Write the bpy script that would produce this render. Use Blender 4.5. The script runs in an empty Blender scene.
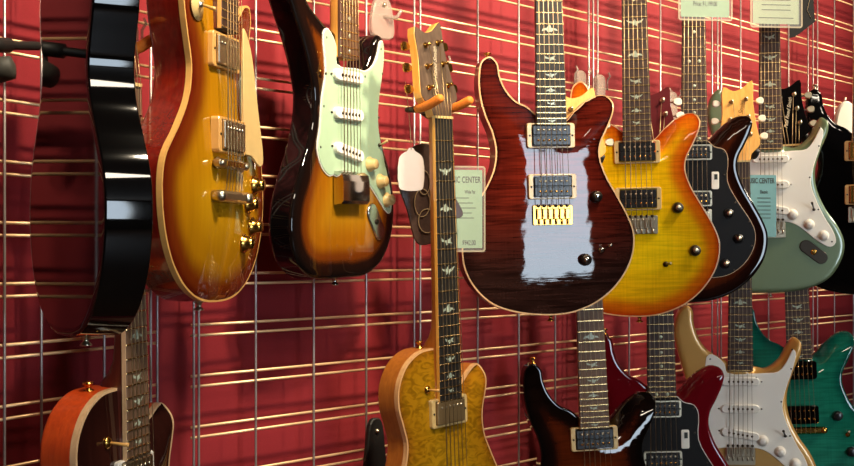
import bpy, math, random
import numpy as np
from mathutils import Matrix, Vector
from mathutils.geometry import delaunay_2d_cdt

random.seed(4)
scene = bpy.context.scene
COL = scene.collection
F = 1300.0            # focal length in pixels of the 854 px wide frame
CX, HY = 427.0, 250.0 # principal column, horizon row
EYE = 1.5
INCH = 0.0254

def P(px, py, dep):
    return Vector(((px - CX) / F * dep, dep, EYE + (HY - py) / F * dep))

# ------------------------------------------------------------------ materials
def lin(c):
    o = []
    for v in c[:3]:
        v = v / 255.0
        o.append(v / 12.92 if v <= 0.04045 else ((v + 0.055) / 1.055) ** 2.4)
    return (o[0], o[1], o[2], 1.0)

MATS = {}
def new_mat(name):
    m = bpy.data.materials.new(name)
    m.use_nodes = True
    nt = m.node_tree
    b = nt.nodes['Principled BSDF']
    MATS[name] = m
    return m, nt, b

def coords(nt, scale=(1, 1, 1), rot=(0, 0, 0)):
    tc = nt.nodes.new('ShaderNodeTexCoord')
    mp = nt.nodes.new('ShaderNodeMapping')
    mp.inputs['Scale'].default_value = scale
    mp.inputs['Rotation'].default_value = rot
    nt.links.new(tc.outputs['Object'], mp.inputs['Vector'])
    return mp.outputs['Vector']

def noise(nt, vec, scale, detail=3, rough=0.5, dist=0.0):
    n = nt.nodes.new('ShaderNodeTexNoise')
    n.inputs['Scale'].default_value = scale
    n.inputs['Detail'].default_value = detail
    n.inputs['Roughness'].default_value = rough
    n.inputs['Distortion'].default_value = dist
    nt.links.new(vec, n.inputs['Vector'])
    return n.outputs['Fac']

def ramp(nt, fac, stops, interp='LINEAR'):
    r = nt.nodes.new('ShaderNodeValToRGB')
    cr = r.color_ramp
    cr.interpolation = interp
    while len(cr.elements) < len(stops):
        cr.elements.new(0.5)
    for e, (p, c) in zip(cr.elements, stops):
        e.position = p
        e.color = c
    nt.links.new(fac, r.inputs['Fac'])
    return r.outputs['Color']

def g(v):
    return (v, v, v, 1)

def mul(nt, a, b, fac=1.0):
    m = nt.nodes.new('ShaderNodeMix')
    m.data_type = 'RGBA'
    m.blend_type = 'MULTIPLY'
    m.inputs['Factor'].default_value = fac
    nt.links.new(a, m.inputs['A'])
    nt.links.new(b, m.inputs['B'])
    return m.outputs['Result']

def plain(name, rgb, rough=0.4, metal=0.0, coat=0.0, var=0.0, vscale=60, spec=0.5):
    m, nt, b = new_mat(name)
    c = lin(rgb)
    b.inputs['Roughness'].default_value = rough
    b.inputs['Metallic'].default_value = metal
    b.inputs['Coat Weight'].default_value = coat
    b.inputs['Coat Roughness'].default_value = 0.04
    b.inputs['Specular IOR Level'].default_value = spec
    n = noise(nt, coords(nt), vscale, 3)
    lo = tuple(v * (1 - var) for v in c[:3]) + (1,)
    hi = tuple(min(1, v * (1 + var)) for v in c[:3]) + (1,)
    nt.links.new(ramp(nt, n, [(0.3, lo), (0.7, hi)]), b.inputs['Base Color'])
    return m

def wood(name, a, bcol, rough=0.35, coat=0.3, scale=(60, 4, 60)):
    m, nt, b = new_mat(name)
    n = noise(nt, coords(nt, scale), 3.0, 5, 0.6, 0.4)
    nt.links.new(ramp(nt, n, [(0.3, lin(a)), (0.7, lin(bcol))]), b.inputs['Base Color'])
    b.inputs['Roughness'].default_value = rough
    b.inputs['Coat Weight'].default_value = coat
    b.inputs['Coat Roughness'].default_value = 0.06
    return m

def finish(name, stops, figure=None, strength=0.5, reach=4.0, rough=0.3, coat=1.0, metallic=0.0, wob=0.25, fade=None):
    """guitar lacquer: colour runs with the distance from the rim (attribute 'rim', inches)"""
    m, nt, b = new_mat(name)
    at = nt.nodes.new('ShaderNodeAttribute')
    at.attribute_name = 'rim'
    dv = nt.nodes.new('ShaderNodeMath'); dv.operation = 'DIVIDE'
    dv.inputs[1].default_value = reach
    nt.links.new(at.outputs['Fac'], dv.inputs[0])
    n = noise(nt, coords(nt), 14, 2)
    ad = nt.nodes.new('ShaderNodeMath'); ad.operation = 'MULTIPLY_ADD'
    ad.inputs[1].default_value = wob * 0.4
    nt.links.new(n, ad.inputs[0])
    sb = nt.nodes.new('ShaderNodeMath'); sb.operation = 'SUBTRACT'
    nt.links.new(dv.outputs[0], sb.inputs[0]); sb.inputs[1].default_value = wob * 0.2
    nt.links.new(sb.outputs[0], ad.inputs[2])
    col = ramp(nt, ad.outputs[0], [(p, lin(c)) for p, c in stops], 'EASE' if len(stops) > 1 else 'LINEAR')
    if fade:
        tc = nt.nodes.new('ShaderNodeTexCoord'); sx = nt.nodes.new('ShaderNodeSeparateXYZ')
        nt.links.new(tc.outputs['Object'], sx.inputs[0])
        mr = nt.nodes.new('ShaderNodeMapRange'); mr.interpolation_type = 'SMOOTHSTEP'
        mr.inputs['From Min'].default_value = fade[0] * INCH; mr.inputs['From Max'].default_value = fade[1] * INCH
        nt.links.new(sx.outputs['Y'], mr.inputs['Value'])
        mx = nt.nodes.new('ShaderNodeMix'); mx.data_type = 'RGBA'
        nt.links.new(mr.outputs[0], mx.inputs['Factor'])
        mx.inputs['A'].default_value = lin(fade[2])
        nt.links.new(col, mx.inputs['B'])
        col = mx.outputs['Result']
    if figure == 'flame':
        f = noise(nt, coords(nt, (9, 150, 5), (0, 0, 0.06)), 1.0, 3, 0.55, 0.9)
        col = mul(nt, col, ramp(nt, f, [(0.36, g(1 - strength)), (0.6, g(1.0))]))
        f2 = noise(nt, coords(nt, (300, 8, 5)), 1.0, 2)
        col = mul(nt, col, ramp(nt, f2, [(0.3, g(0.86)), (0.7, g(1))]))
    elif figure == 'quilt':
        f = noise(nt, coords(nt, (42, 75, 40)), 1.0, 1.5, 0.5, 1.6)
        col = mul(nt, col, ramp(nt, f, [(0.36, g(1 - strength)), (0.58, g(1.0))]))
    elif figure == 'grain':
        f = noise(nt, coords(nt, (160, 6, 30)), 1.0, 4, 0.6, 0.3)
        col = mul(nt, col, ramp(nt, f, [(0.3, g(1 - strength)), (0.7, g(1.0))]))
    nt.links.new(col, b.inputs['Base Color'])
    b.inputs['Roughness'].default_value = rough
    b.inputs['Metallic'].default_value = metallic
    b.inputs['Specular IOR Level'].default_value = 0.5 if metallic else 0.0
    b.inputs['Coat Weight'].default_value = coat
    if figure == 'flame':      # lacquer that follows the figured wood a little
        bp = nt.nodes.new('ShaderNodeBump'); bp.inputs['Strength'].default_value = 1.0; bp.inputs['Distance'].default_value = 0.00028
        hh = nt.nodes.new('ShaderNodeMath'); hh.operation = 'MULTIPLY_ADD'
        nt.links.new(f, hh.inputs[0]); hh.inputs[1].default_value = 0.12
        nt.links.new(noise(nt, coords(nt), 26, 1), hh.inputs[2])
        nt.links.new(hh.outputs[0], bp.inputs['Height'])
        nt.links.new(bp.outputs['Normal'], b.inputs['Coat Normal'])
    b.inputs['Coat Roughness'].default_value = 0.02
    return m

plain('gloss_black', (7, 6, 6), 0.04)
plain('black_plastic', (20, 19, 19), 0.3)
plain('matte_black', (24, 22, 21), 0.55)
plain('guard_black', (20, 17, 15), 0.45, spec=.12)
plain('cream', (212, 178, 116), 0.35, coat=0.3, var=0.05)
plain('aged_cream', (212, 158, 86), 0.35, coat=0.3, var=0.06)
plain('white_plastic', (238, 230, 216), 0.3, coat=0.3)
plain('pearl_button', (238, 228, 205), 0.25, coat=0.5, var=0.06, vscale=200)
plain('mint', (158, 182, 150), 0.3, coat=0.4, var=0.03)
plain('chrome', (205, 203, 200), 0.10, metal=1.0)
plain('nickel', (206, 192, 166), 0.3, metal=1.0)
plain('gold_metal', (200, 150, 72), 0.2, metal=1.0)
plain('dark_metal', (70, 62, 54), 0.3, metal=1.0)
plain('fret_wire', (226, 196, 140), 0.25, metal=1.0)
plain('string_steel', (150, 126, 92), 0.35, metal=1.0)
plain('wire_chrome', (168, 158, 154), 0.35, metal=0.6)
plain('wire_warm_lit', (238, 196, 146), 0.42, metal=0.5)  # chromed wire too; warm light from above is put into its base colour
plain('shell', (176, 186, 166), 0.25, coat=0.3, var=0.25, vscale=260)
plain('foam_orange', (222, 120, 30), 0.7, var=0.1, vscale=300)
plain('rubber_gray', (62, 60, 54), 0.6)
plain('clear_gray', (180, 160, 146), 0.2, metal=0.2)
MATS['clear_gray'].node_tree.nodes['Principled BSDF'].inputs['Alpha'].default_value = .55
plain('paper_white', (204, 190, 182), 0.7, var=0.02)
plain('paper_green', (128, 156, 122), 0.65, var=0.03)
plain('paper_sage', (146, 156, 122), 0.65, var=0.03)
plain('paper_teal', (104, 150, 152), 0.65, var=0.03)
plain('ink', (42, 46, 40), 0.7)
plain('leather_dark', (62, 42, 34), 0.42, var=0.2, vscale=150)
plain('cord_tan', (150, 124, 88), 0.7)
plain('gold_ink', (160, 112, 50), 0.35, metal=0.6)
plain('silver_ink', (190, 176, 150), 0.35, metal=0.4)
wood('rosewood', (44, 27, 20), (72, 46, 33), 0.55, 0.0)
wood('rosewood_brown', (70, 42, 28), (98, 64, 44), 0.45, 0.1)
plain('bronze', (164, 136, 96), 0.4, metal=.7)
plain('card_black', (12, 10, 10), 0.8, spec=.2)
wood('rosewood_pale', (86, 62, 46), (116, 88, 66), 0.55, 0.0)
wood('ebony', (22, 18, 16), (38, 33, 27), 0.55, 0.0)
wood('maple_amber', (206, 140, 52), (226, 166, 76))
wood('maple_head', (222, 154, 60), (236, 176, 84), 0.35, 0.6)
wood('mahogany', (70, 26, 18), (94, 38, 24))
wood('mahogany_gold', (150, 82, 26), (178, 106, 36))
wood('mahogany_orange', (176, 56, 16), (206, 78, 24), 0.3, 0.6)
wood('cherry_gloss', (88, 14, 8), (118, 24, 12), 0.2, 1.0)
wood('head_brown', (66, 50, 40), (92, 74, 60), 0.3, 0.5)
plain('head_red', (78, 10, 16), 0.5, spec=.1)
wood('bind_pale', (206, 158, 104), (226, 184, 136), 0.25, 0.8)
wood('bind_wood', (206, 150, 96), (226, 176, 120), 0.3, 0.6)
wood('bind_tan', (196, 158, 116), (216, 180, 138), 0.3, 0.6)

finish('honey_burst', [(0.0, (86, 20, 8)), (0.16, (108, 42, 10)), (0.46, (168, 112, 10)), (1.0, (182, 130, 14))], 'grain', 0.14, 4.2)
finish('three_tone_burst', [(0.0, (14, 9, 8)), (0.20, (26, 12, 8)), (0.34, (98, 44, 8)), (0.56, (140, 82, 8)), (1.0, (152, 102, 14))], 'grain', 0.15, 3.9)
finish('gold_quilt', [(0.0, (146, 88, 18)), (0.2, (164, 112, 16)), (1.0, (184, 136, 22))], 'quilt', 0.42, 4.0)
finish('dark_rosewood_top', [(0.0, (40, 16, 12)), (1.0, (64, 28, 20))], 'grain', 0.35, 4.0)
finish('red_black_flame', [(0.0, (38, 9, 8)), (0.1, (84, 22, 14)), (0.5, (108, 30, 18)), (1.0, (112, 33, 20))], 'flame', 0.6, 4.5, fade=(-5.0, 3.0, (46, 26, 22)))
finish('amber_flame', [(0.0, (188, 62, 12)), (0.14, (214, 106, 14)), (0.36, (240, 182, 14)), (1.0, (250, 206, 18))], 'flame', 0.22, 4.5)
finish('brown_burst', [(0.0, (16, 8, 6)), (0.16, (30, 12, 8)), (0.38, (92, 38, 16)), (1.0, (104, 46, 18))], 'grain', 0.2, 4.5)
finish('brown_flame', [(0.0, (10, 7, 6)), (0.18, (22, 10, 7)), (0.36, (84, 30, 10)), (1.0, (120, 50, 14))], 'flame', 0.4, 4.5)
finish('dark_red', [(0.0, (98, 8, 18)), (1.0, (110, 12, 22))], None, 0, 4)
finish('sage_green', [(0.0, (100, 116, 86)), (1.0, (102, 119, 88))], None, 0, 4, rough=0.35, metallic=0.25)
finish('gold_paint', [(0.0, (196, 146, 72)), (1.0, (190, 144, 76))], None, 0, 4, rough=0.35, metallic=0.35)
finish('teal_flame', [(0.0, (8, 78, 66)), (0.25, (26, 116, 92)), (1.0, (38, 130, 104))], 'flame', 0.32, 4.5)
finish('cream_paint', [(0.0, (236, 222, 184)), (1.0, (236, 222, 184))], None, 0, 4)

# red backing behind the grid
m, nt, b = new_mat('wall_red')
n1 = noise(nt, coords(nt), 5, 4)
c1 = ramp(nt, n1, [(0.3, lin((124, 33, 38))), (0.7, lin((134, 37, 42)))])
n2 = noise(nt, coords(nt), 420, 2)
nt.links.new(mul(nt, c1, ramp(nt, n2, [(0.3, g(0.9)), (0.7, g(1.0))])), b.inputs['Base Color'])
b.inputs['Roughness'].default_value = 0.62
b.inputs['Specular IOR Level'].default_value = 0.2
plain('wall_plain', (52, 42, 36), 0.8, var=0.03, vscale=3)
plain('ceiling_white', (74, 64, 54), 0.85, var=0.03, vscale=3)
wood('floor_wood', (60, 40, 26), (84, 58, 38), 0.45, 0.1, (4, 20, 4))
m, nt, b = new_mat('sleeve_clear')
b.inputs['Base Color'].default_value = (0.9, 0.9, 0.85, 1)
b.inputs['Roughness'].default_value = 0.08
b.inputs['Alpha'].default_value = 0.08
m, nt, b = new_mat('daylight_pane')
b.inputs['Base Color'].default_value = (0.1, 0.1, 0.1, 1)
b.inputs['Emission Color'].default_value = (0.72, 0.86, 1.0, 1)
b.inputs['Emission Strength'].default_value = 7.5

# ------------------------------------------------------------------ mesh building
class MB:
    def __init__(self):
        self.v, self.f, self.mi, self.sm, self.rim = [], [], [], [], None
    def add(self, vs, fs, mi=0, smooth=False, M=None):
        o = len(self.v)
        for p in vs:
            p = Vector(p)
            self.v.append(M @ p if M is not None else p)
        for q in fs:
            self.f.append([i + o for i in q]); self.mi.append(mi); self.sm.append(smooth)
        return self
    def box(self, c, s, M=None, mi=0):
        x, y, z = s[0] / 2, s[1] / 2, s[2] / 2
        vs = [(c[0] + i * x, c[1] + j * y, c[2] + k * z) for k in (-1, 1) for j in (-1, 1) for i in (-1, 1)]
        return self.add(vs, [(0, 2, 3, 1), (4, 5, 7, 6), (0, 1, 5, 4), (2, 6, 7, 3), (0, 4, 6, 2), (1, 3, 7, 5)], mi, False, M)
    def prism(self, poly, z0, z1, ch=0.0, M=None, mi=0, smooth=False):
        poly = ccw(poly); n = len(poly)
        rings = [[(x, y, z0) for x, y in poly]]
        if ch > 0:
            rings.append([(x, y, z1 - ch) for x, y in poly])
            rings.append([(x, y, z1) for x, y in offset(poly, -ch)])
        else:
            rings.append([(x, y, z1) for x, y in poly])
        vs = [p for r in rings for p in r]
        fs = []
        for k in range(len(rings) - 1):
            a = k * n; c = a + n
            for i in range(n):
                j = (i + 1) % n
                fs.append((a + i, a + j, c + j, c + i))
        self.add(vs, fs, mi, smooth, M)
        self.add(rings[0][::-1], [tuple(range(n))], mi, False, M)
        self.add(rings[-1], [tuple(range(n))], mi, False, M)
        return self
    def lathe(self, prof, n=20, M=None, mi=0, smooth=True):
        vs, fs = [], []
        for r, z in prof:
            for i in range(n):
                a = 2 * math.pi * i / n
                vs.append((r * math.cos(a), r * math.sin(a), z))
        for k in range(len(prof) - 1):
            for i in range(n):
                j = (i + 1) % n
                fs.append((k * n + i, k * n + j, (k + 1) * n + j, (k + 1) * n + i))
        fs.append(tuple(range(n))[::-1])
        fs.append(tuple(range((len(prof) - 1) * n, len(prof) * n)))
        return self.add(vs, fs, mi, smooth, M)
    def tube(self, path, r, n=8, M=None, mi=0, caps=True):
        path = [Vector(p) for p in path]
        vs, fs = [], []
        up = None
        for k, p in enumerate(path):
            t = (path[min(k + 1, len(path) - 1)] - path[max(k - 1, 0)]).normalized()
            if up is None:
                up = Vector((0, 0, 1)) if abs(t.z) < 0.9 else Vector((1, 0, 0))
            a = t.cross(up).normalized(); bb = a.cross(t).normalized(); up = bb
            rr = r[k] if isinstance(r, (list, tuple)) else r
            for i in range(n):
                q = 2 * math.pi * i / n
                vs.append(p + a * rr * math.cos(q) + bb * rr * math.sin(q))
        for k in range(len(path) - 1):
            for i in range(n):
                j = (i + 1) % n
                fs.append((k * n + i, k * n + j, (k + 1) * n + j, (k + 1) * n + i))
        if caps:
            fs.append(tuple(range(n))[::-1]); fs.append(tuple(range((len(path) - 1) * n, len(path) * n)))
        return self.add(vs, fs, mi, True, M)
    def build(self, name, mats, parent=None, scale=1.0):
        me = bpy.data.meshes.new(name)
        me.from_pydata([tuple(p * scale) for p in self.v], [], self.f)
        if isinstance(mats, str):
            mats = [mats]
        for k in mats:
            me.materials.append(MATS[k])
        for p, mi, s in zip(me.polygons, self.mi, self.sm):
            p.material_index = mi; p.use_smooth = s
        if self.rim is not None:
            at = me.attributes.new('rim', 'FLOAT', 'POINT')
            at.data.foreach_set('value', np.array(self.rim, dtype=np.float32))
        me.update()
        o = bpy.data.objects.new(name, me)
        COL.objects.link(o)
        if parent is not None:
            o.parent = parent
        return o

def area(poly):
    return 0.5 * sum(poly[i][0] * poly[(i + 1) % len(poly)][1] - poly[(i + 1) % len(poly)][0] * poly[i][1] for i in range(len(poly)))
def ccw(poly):
    poly = [(p[0], p[1]) for p in poly]
    return poly if area(poly) > 0 else poly[::-1]
def offset(poly, d):
    """move a ccw loop outward by d along its vertex normals"""
    n = len(poly); out = []
    for i in range(n):
        a = Vector(poly[i - 1]); c = Vector(poly[i]); e = Vector(poly[(i + 1) % n])
        t1 = (c - a).normalized(); t2 = (e - c).normalized()
        n1 = Vector((t1.y, -t1.x)); n2 = Vector((t2.y, -t2.x))
        nn = (n1 + n2)
        nn = nn.normalized() if nn.length > 1e-6 else n1
        k = d / max(0.5, nn.dot(n1))
        out.append((c.x + nn.x * k, c.y + nn.y * k))
    return out
def smooth_loop(pts, sub=6):
    n = len(pts); out = []
    for i in range(n):
        p0, p1, p2, p3 = (Vector(pts[(i + k - 1) % n]) for k in range(4))
        t1 = max((p1 - p0).length ** 0.5, 1e-4); t2 = max((p2 - p1).length ** 0.5, 1e-4); t3 = max((p3 - p2).length ** 0.5, 1e-4)
        m1 = (p1 - p0) / t1 - (p2 - p0) / (t1 + t2) + (p2 - p1) / t2
        m2 = (p2 - p1) / t2 - (p3 - p1) / (t2 + t3) + (p3 - p2) / t3
        m1 *= t2; m2 *= t2
        for k in range(sub):
            u = k / sub
            q = (2 * u**3 - 3 * u**2 + 1) * p1 + (u**3 - 2 * u**2 + u) * m1 + (-2 * u**3 + 3 * u**2) * p2 + (u**3 - u**2) * m2
            out.append((q.x, q.y))
    return out
def rrect(w, h, r, cx=0, cy=0, n=4):
    out = []
    for sx, sy, a0 in ((1, 1, 0), (-1, 1, 90), (-1, -1, 180), (1, -1, 270)):
        for k in range(n + 1):
            a = math.radians(a0 + 90 * k / n)
            out.append((cx + sx * (w / 2 - r) + r * math.cos(a), cy + sy * (h / 2 - r) + r * math.sin(a)))
    return out
def text_mesh(name, body, size, mat, M, parent, align='CENTER', extrude=0.0, shear=0.0, scale=1.0):
    cu = bpy.data.curves.new(name, 'FONT')
    cu.body = body; cu.size = size; cu.align_x = align; cu.align_y = 'CENTER'; cu.extrude = extrude; cu.shear = shear; cu.offset = 0.018 * size
    tmp = bpy.data.objects.new(name + '_tmp', cu)
    COL.objects.link(tmp)
    bpy.context.view_layer.update()
    me = bpy.data.meshes.new_from_object(tmp.evaluated_get(bpy.context.evaluated_depsgraph_get()))
    bpy.data.objects.remove(tmp); bpy.data.curves.remove(cu)
    me.materials.clear(); me.materials.append(MATS[mat])
    me.transform(Matrix.Scale(scale, 4) @ M)
    me.name = name
    o = bpy.data.objects.new(name, me); COL.objects.link(o); o.parent = parent
    return o

def empty(name, M=None, label=None, cat=None, group=None):
    o = bpy.data.objects.new(name, None)
    o.empty_display_size = 0.05
    COL.objects.link(o)
    if M is not None:
        o.matrix_world = M
    tag(o, label, cat, group)
    return o
def tag(o, label=None, cat=None, group=None, kind=None):
    if label: o['label'] = label
    if cat: o['category'] = cat
    if group: o['group'] = group
    if kind: o['kind'] = kind
    return o

# ------------------------------------------------------------------ room
D_MID = Vector((1123, 1300, 0)).normalized(); N_MID = Vector((D_MID.y, -D_MID.x, 0))
D_LEF = Vector((673, 1300, 0)).normalized();     N_LEF = Vector((D_LEF.y, -D_LEF.x, 0))
O_MID = P(192, HY, F / 670.7); O_LEF = P(0, HY, F / 807.0)
def on_plane(px, O, N):
    r = Vector(((px - CX) / F, 1, 0)); o = Vector((O.x, O.y, 0))
    t = o.dot(N) / r.dot(N)
    return r * t
GAP = 0.05
def wall(name, a, c, nrm, mat):
    mb = MB()
    t = 0.12
    a = Vector((a.x, a.y, 0)); c = Vector((c.x, c.y, 0)); k = -nrm * t
    vs = [a, c, c + k, a + k]
    vs = vs + [v + Vector((0, 0, 2.75)) for v in vs]
    mb.add(vs, [(0, 1, 5, 4), (1, 2, 6, 5), (2, 3, 7, 6), (3, 0, 4, 7), (4, 5, 6, 7), (3, 2, 1, 0)])
    o = mb.build(name, mat)
    return tag(o, kind='structure')
oL = Vector((O_LEF.x, O_LEF.y, 0)) - N_LEF * GAP
oM = Vector((O_MID.x, O_MID.y, 0)) - N_MID * GAP
# corner of the two backings
det = D_LEF.x * -D_MID.y + D_MID.x * D_LEF.y
dd = oM - oL
sL = (dd.x * -D_MID.y + D_MID.x * dd.y) / det
KN = oL + D_LEF * sL
L_END = oL + D_LEF * ((-2.7 - oL.y) / D_LEF.y)
R_END = oM + D_MID * 9.0
wall('wall_left', L_END, KN, N_LEF, 'wall_red')
wall('wall_back', KN, R_END, N_MID, 'wall_red')
wall('wall_right', R_END, Vector((R_END.x, -2.7, 0)), Vector((-1, 0, 0)), 'wall_plain')
wall('wall_front', Vector((R_END.x, -2.7, 0)), L_END, Vector((0, 1, 0)), 'wall_plain')
poly = [(L_END.x, L_END.y), (KN.x, KN.y), (R_END.x, R_END.y), (R_END.x, -2.7)]
mb = MB(); mb.prism(poly, -0.1, 0.0); tag(mb.build('floor', 'floor_wood'), kind='structure')
mb = MB(); mb.prism(poly, 2.75, 2.85); tag(mb.build('ceiling', 'ceiling_white'), kind='structure')

# window behind the camera that the glossy tops mirror
def window(name, cx, cz, w, h):
    fr = MB()
    for x0, z0, ww, hh in ((0, h / 2, w + 0.12, 0.06), (0, -h / 2, w + 0.12, 0.06), (-w / 2, 0, 0.06, h), (w / 2, 0, 0.06, h)):
        fr.box((cx + x0, -2.67, cz + z0), (ww, 0.06, hh))
    o = tag(fr.build(name, 'white_plastic'), kind='structure')
    pn = MB(); pn.box((cx, -2.685, cz), (w, 0.02, h))
    pn.build('pane', 'daylight_pane', o)
WIN = (3.1, 1.70, 1.6, 1.85)
window('window_1', *WIN)

# ------------------------------------------------------------------ grid panels
PAIR = 0.0158; MOD = 0.0762; WR = 0.0022
def grid_panel(pxs, ends, O, N, D, z_up, label):
    base = on_plane(pxs[0], O, N)
    root = empty('grid_panel', Matrix.Translation(base), label, 'grid panel', None)
    h0, h1 = 0.35, 2.45
    for px in pxs:
        q = on_plane(px, O, N) - base + N * (WR * 1.9)
        MB().tube([q + Vector((0, 0, h0)), q + Vector((0, 0, h1))], WR * .85, 8).build('vertical_wire', 'wire_chrome', root)
    a = on_plane(ends[0], O, N) - base; c = on_plane(ends[1], O, N) - base
    k = 0
    z = z_up - MOD * math.floor((z_up - h0 - 0.03) / MOD)
    while z < h1 - 0.01:
        for dz in (0, -PAIR):
            v = Vector((0, 0, z + dz))
            MB().tube([a + v, c + v], WR, 8).build('horizontal_wire', 'wire_warm_lit', root)
        z += MOD
    return root
def cells(lo, hi, V, step):
    """columns that continue a panel's wire spacing"""
    out = []; q = 1 / (V - lo)
    while True:
        x = V - 1 / q
        if x > hi: break
        out.append(x); q += step
    return out
zL = EYE + (HY - 345.6) / 807.0; zM = EYE + (HY - 324.0) / 660.0
grid_panel([2, 39, 102, 148.5, 155], (-1, 157), O_LEF, N_LEF, D_LEF, zL, 'chromed wire grid panel at the left end, behind the black guitar')
xs = [1100 - 1 / (9.107e-4 - 0.55e-4 * k) for k in range(12, 0, -1)]
grid_panel(xs, (xs[0] - 3, -2.5), O_LEF, N_LEF, D_LEF, zL, 'chromed wire grid panel running off the left edge of the photo')
grid_panel([192, 197, 254, 312, 364.5, 412.5], (191, 415.5), O_MID, N_MID, D_MID, zM, 'chromed wire grid panel behind the sunburst guitar with mint pickguard')
grid_panel([418.5, 476, 517, 553.5, 587], (417, 589), O_MID, N_MID, D_MID, zM, 'chromed wire grid panel behind the red and black flame-top guitar')
grid_panel([591.5, 596, 627.5, 658.8, 685, 710.5], (590.5, 712), O_MID, N_MID, D_MID, zM, 'chromed wire grid panel behind the amber burst guitar')
grid_panel([716, 719.5, 739, 767, 787, 806.5], (714.5, 808), O_MID, N_MID, D_MID, zM, 'chromed wire grid panel behind the sage green guitar')
grid_panel([811.5, 816, 833, 852, 869, 886, 902], (810, 904), O_MID, N_MID, D_MID, zM, 'chromed wire grid panel at the right edge behind the black guitar')

# ------------------------------------------------------------------ guitar outlines, inches, origin at the bridge, y towards the head
LP = [(0, -7), (2.5, -6.75), (4.6, -5.7), (6.0, -3.9), (6.5, -1.6), (6.1, .7), (5.0, 2.7), (4.15, 4.3), (4.0, 5.7), (4.4, 7.1), (4.65, 8.2), (4.4, 8.85),
      (3.7, 8.8), (2.9, 8.1), (2.1, 7.2), (1.5, 6.7), (1.0, 6.9), (.6, 9.6), (0, 10.35), (-1.2, 10.42), (-2.5, 10.3), (-3.8, 9.6), (-4.6, 8.4), (-4.7, 7.1), (-4.25, 5.7), (-3.95, 4.6),
      (-4.3, 3.1), (-5.3, 1.5), (-6.2, .0), (-6.5, -1.6), (-6.0, -3.9), (-4.6, -5.7), (-2.5, -6.75)]
LP_SLIM = [(x if not (x < -3 and y > 0) else x + (.75 if 2 < y < 7.3 else .5), y) for x, y in LP]
LP_FULL = LP[:9] + [(4.35, 7.1), (4.4, 8.3), (3.9, 9.4), (2.7, 10.2), (1.2, 10.42), (0, 10.42)] + LP[19:]
LP_NARROW = [(x * .95, y) for x, y in LP]
PRS = [(0, -7.2), (1.7, -7.0), (3.5, -6.25), (5.0, -4.95), (5.95, -3.3), (6.15, -1.6), (5.75, -.4), (5.0, 1.0), (4.05, 2.7), (3.65, 4.0), (3.75, 4.9), (4.25, 5.9),
       (4.75, 7.0), (4.9, 7.8), (4.6, 8.35), (3.9, 8.4), (3.0, 7.95), (2.2, 7.25), (1.6, 6.6), (1.0, 6.2), (0, 6.2), (-.9, 6.9), (-1.6, 7.5), (-2.4, 7.9), (-3.1, 8.7),
       (-3.5, 9.7), (-3.65, 10.6), (-4.15, 11.05), (-4.75, 10.7), (-5.0, 9.5), (-4.95, 8.2), (-4.65, 6.9), (-4.15, 5.6), (-3.95, 4.3), (-4.15, 3.1), (-4.7, 1.9),
       (-5.6, .4), (-6.3, -1.1), (-6.5, -2.5), (-6.3, -3.9), (-5.6, -5.2), (-4.4, -6.3), (-2.6, -6.95)]
STRAT = [(0, -6.3), (2.6, -6.2), (4.7, -5.3), (6.0, -3.5), (6.3, -1.5), (5.8, .5), (4.8, 2.3), (4.25, 3.9), (4.45, 5.6), (4.95, 7.0), (5.1, 8.3), (4.95, 9.2), (4.4, 9.45),
         (3.8, 9.0), (3.2, 7.9), (2.4, 6.85), (1.6, 6.45), (1.0, 6.4), (0, 6.4), (-.8, 8.0), (-1.0, 8.8), (-1.9, 9.1), (-3.0, 9.6), (-4.1, 10.3), (-4.8, 11.4), (-5.6, 12.3), (-6.3, 12.2), (-6.5, 11.4),
         (-5.6, 9.6), (-4.5, 7.8), (-3.8, 6.2), (-3.45, 4.9), (-3.6, 3.5), (-4.1, 2.0), (-5.0, .3), (-5.9, -1.6), (-6.15, -3.4), (-5.5, -5.1), (-4.0, -6.1), (-2, -6.35)]
SKY = [(-.5, -6.35), (3.0, -6.05), (5.3, -5.0), (6.5, -3.1), (6.7, -1.7), (6.2, -.3), (5.0, 1.5), (4.25, 3.3), (4.1, 5.0), (4.6, 6.9), (5.3, 8.7), (5.3, 9.6), (4.8, 10.05),
       (4.25, 9.4), (3.5, 8.1), (2.4, 7.3), (1.3, 7.4), (.6, 7.3), (-.4, 7.4), (-1.1, 7.9), (-1.9, 8.3), (-2.8, 8.9), (-3.5, 9.8), (-4.0, 11.3), (-4.1, 12.4), (-4.6, 12.85), (-5.15, 12.5),
       (-5.6, 11.6), (-5.75, 10.4), (-5.4, 8.7), (-4.9, 7.0), (-4.5, 5.4), (-4.4, 4.0), (-4.8, 2.3), (-5.6, .5), (-6.4, -1.4), (-6.5, -3.2), (-5.6, -5.0), (-3.6, -6.1)]

LP_SCOOP = ([(4.4, 8.95), (2.9, 8.2), (1.5, 6.8)], 1.3, .6)
PRS_SCOOP = ([(4.3, 8.6), (3.0, 7.95), (2.2, 7.25), (1.4, 6.4)], 1.7, 1.0)
SKY_SCOOP = ([(4.8, 10.0), (4.25, 9.4), (3.5, 8.1), (2.4, 7.3), (1.4, 7.3)], .9, .6)
def rim_dist(q, poly):
    p = np.asarray(poly); a = p; e = np.roll(p, -1, axis=0)
    ab = e - a
    L = (ab ** 2).sum(1)
    out = np.empty(len(q))
    for i, x in enumerate(np.asarray(q)):
        t = np.clip(((x - a) * ab).sum(1) / L, 0, 1)
        out[i] = np.sqrt((((a + ab * t[:, None]) - x) ** 2).sum(1).min())
    return out
def inside(x, y, poly):
    c = False; n = len(poly); j = n - 1
    for i in range(n):
        if (poly[i][1] > y) != (poly[j][1] > y) and x < (poly[j][0] - poly[i][0]) * (y - poly[i][1]) / (poly[j][1] - poly[i][1]) + poly[i][0]:
            c = not c
        j = i
    return c

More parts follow.
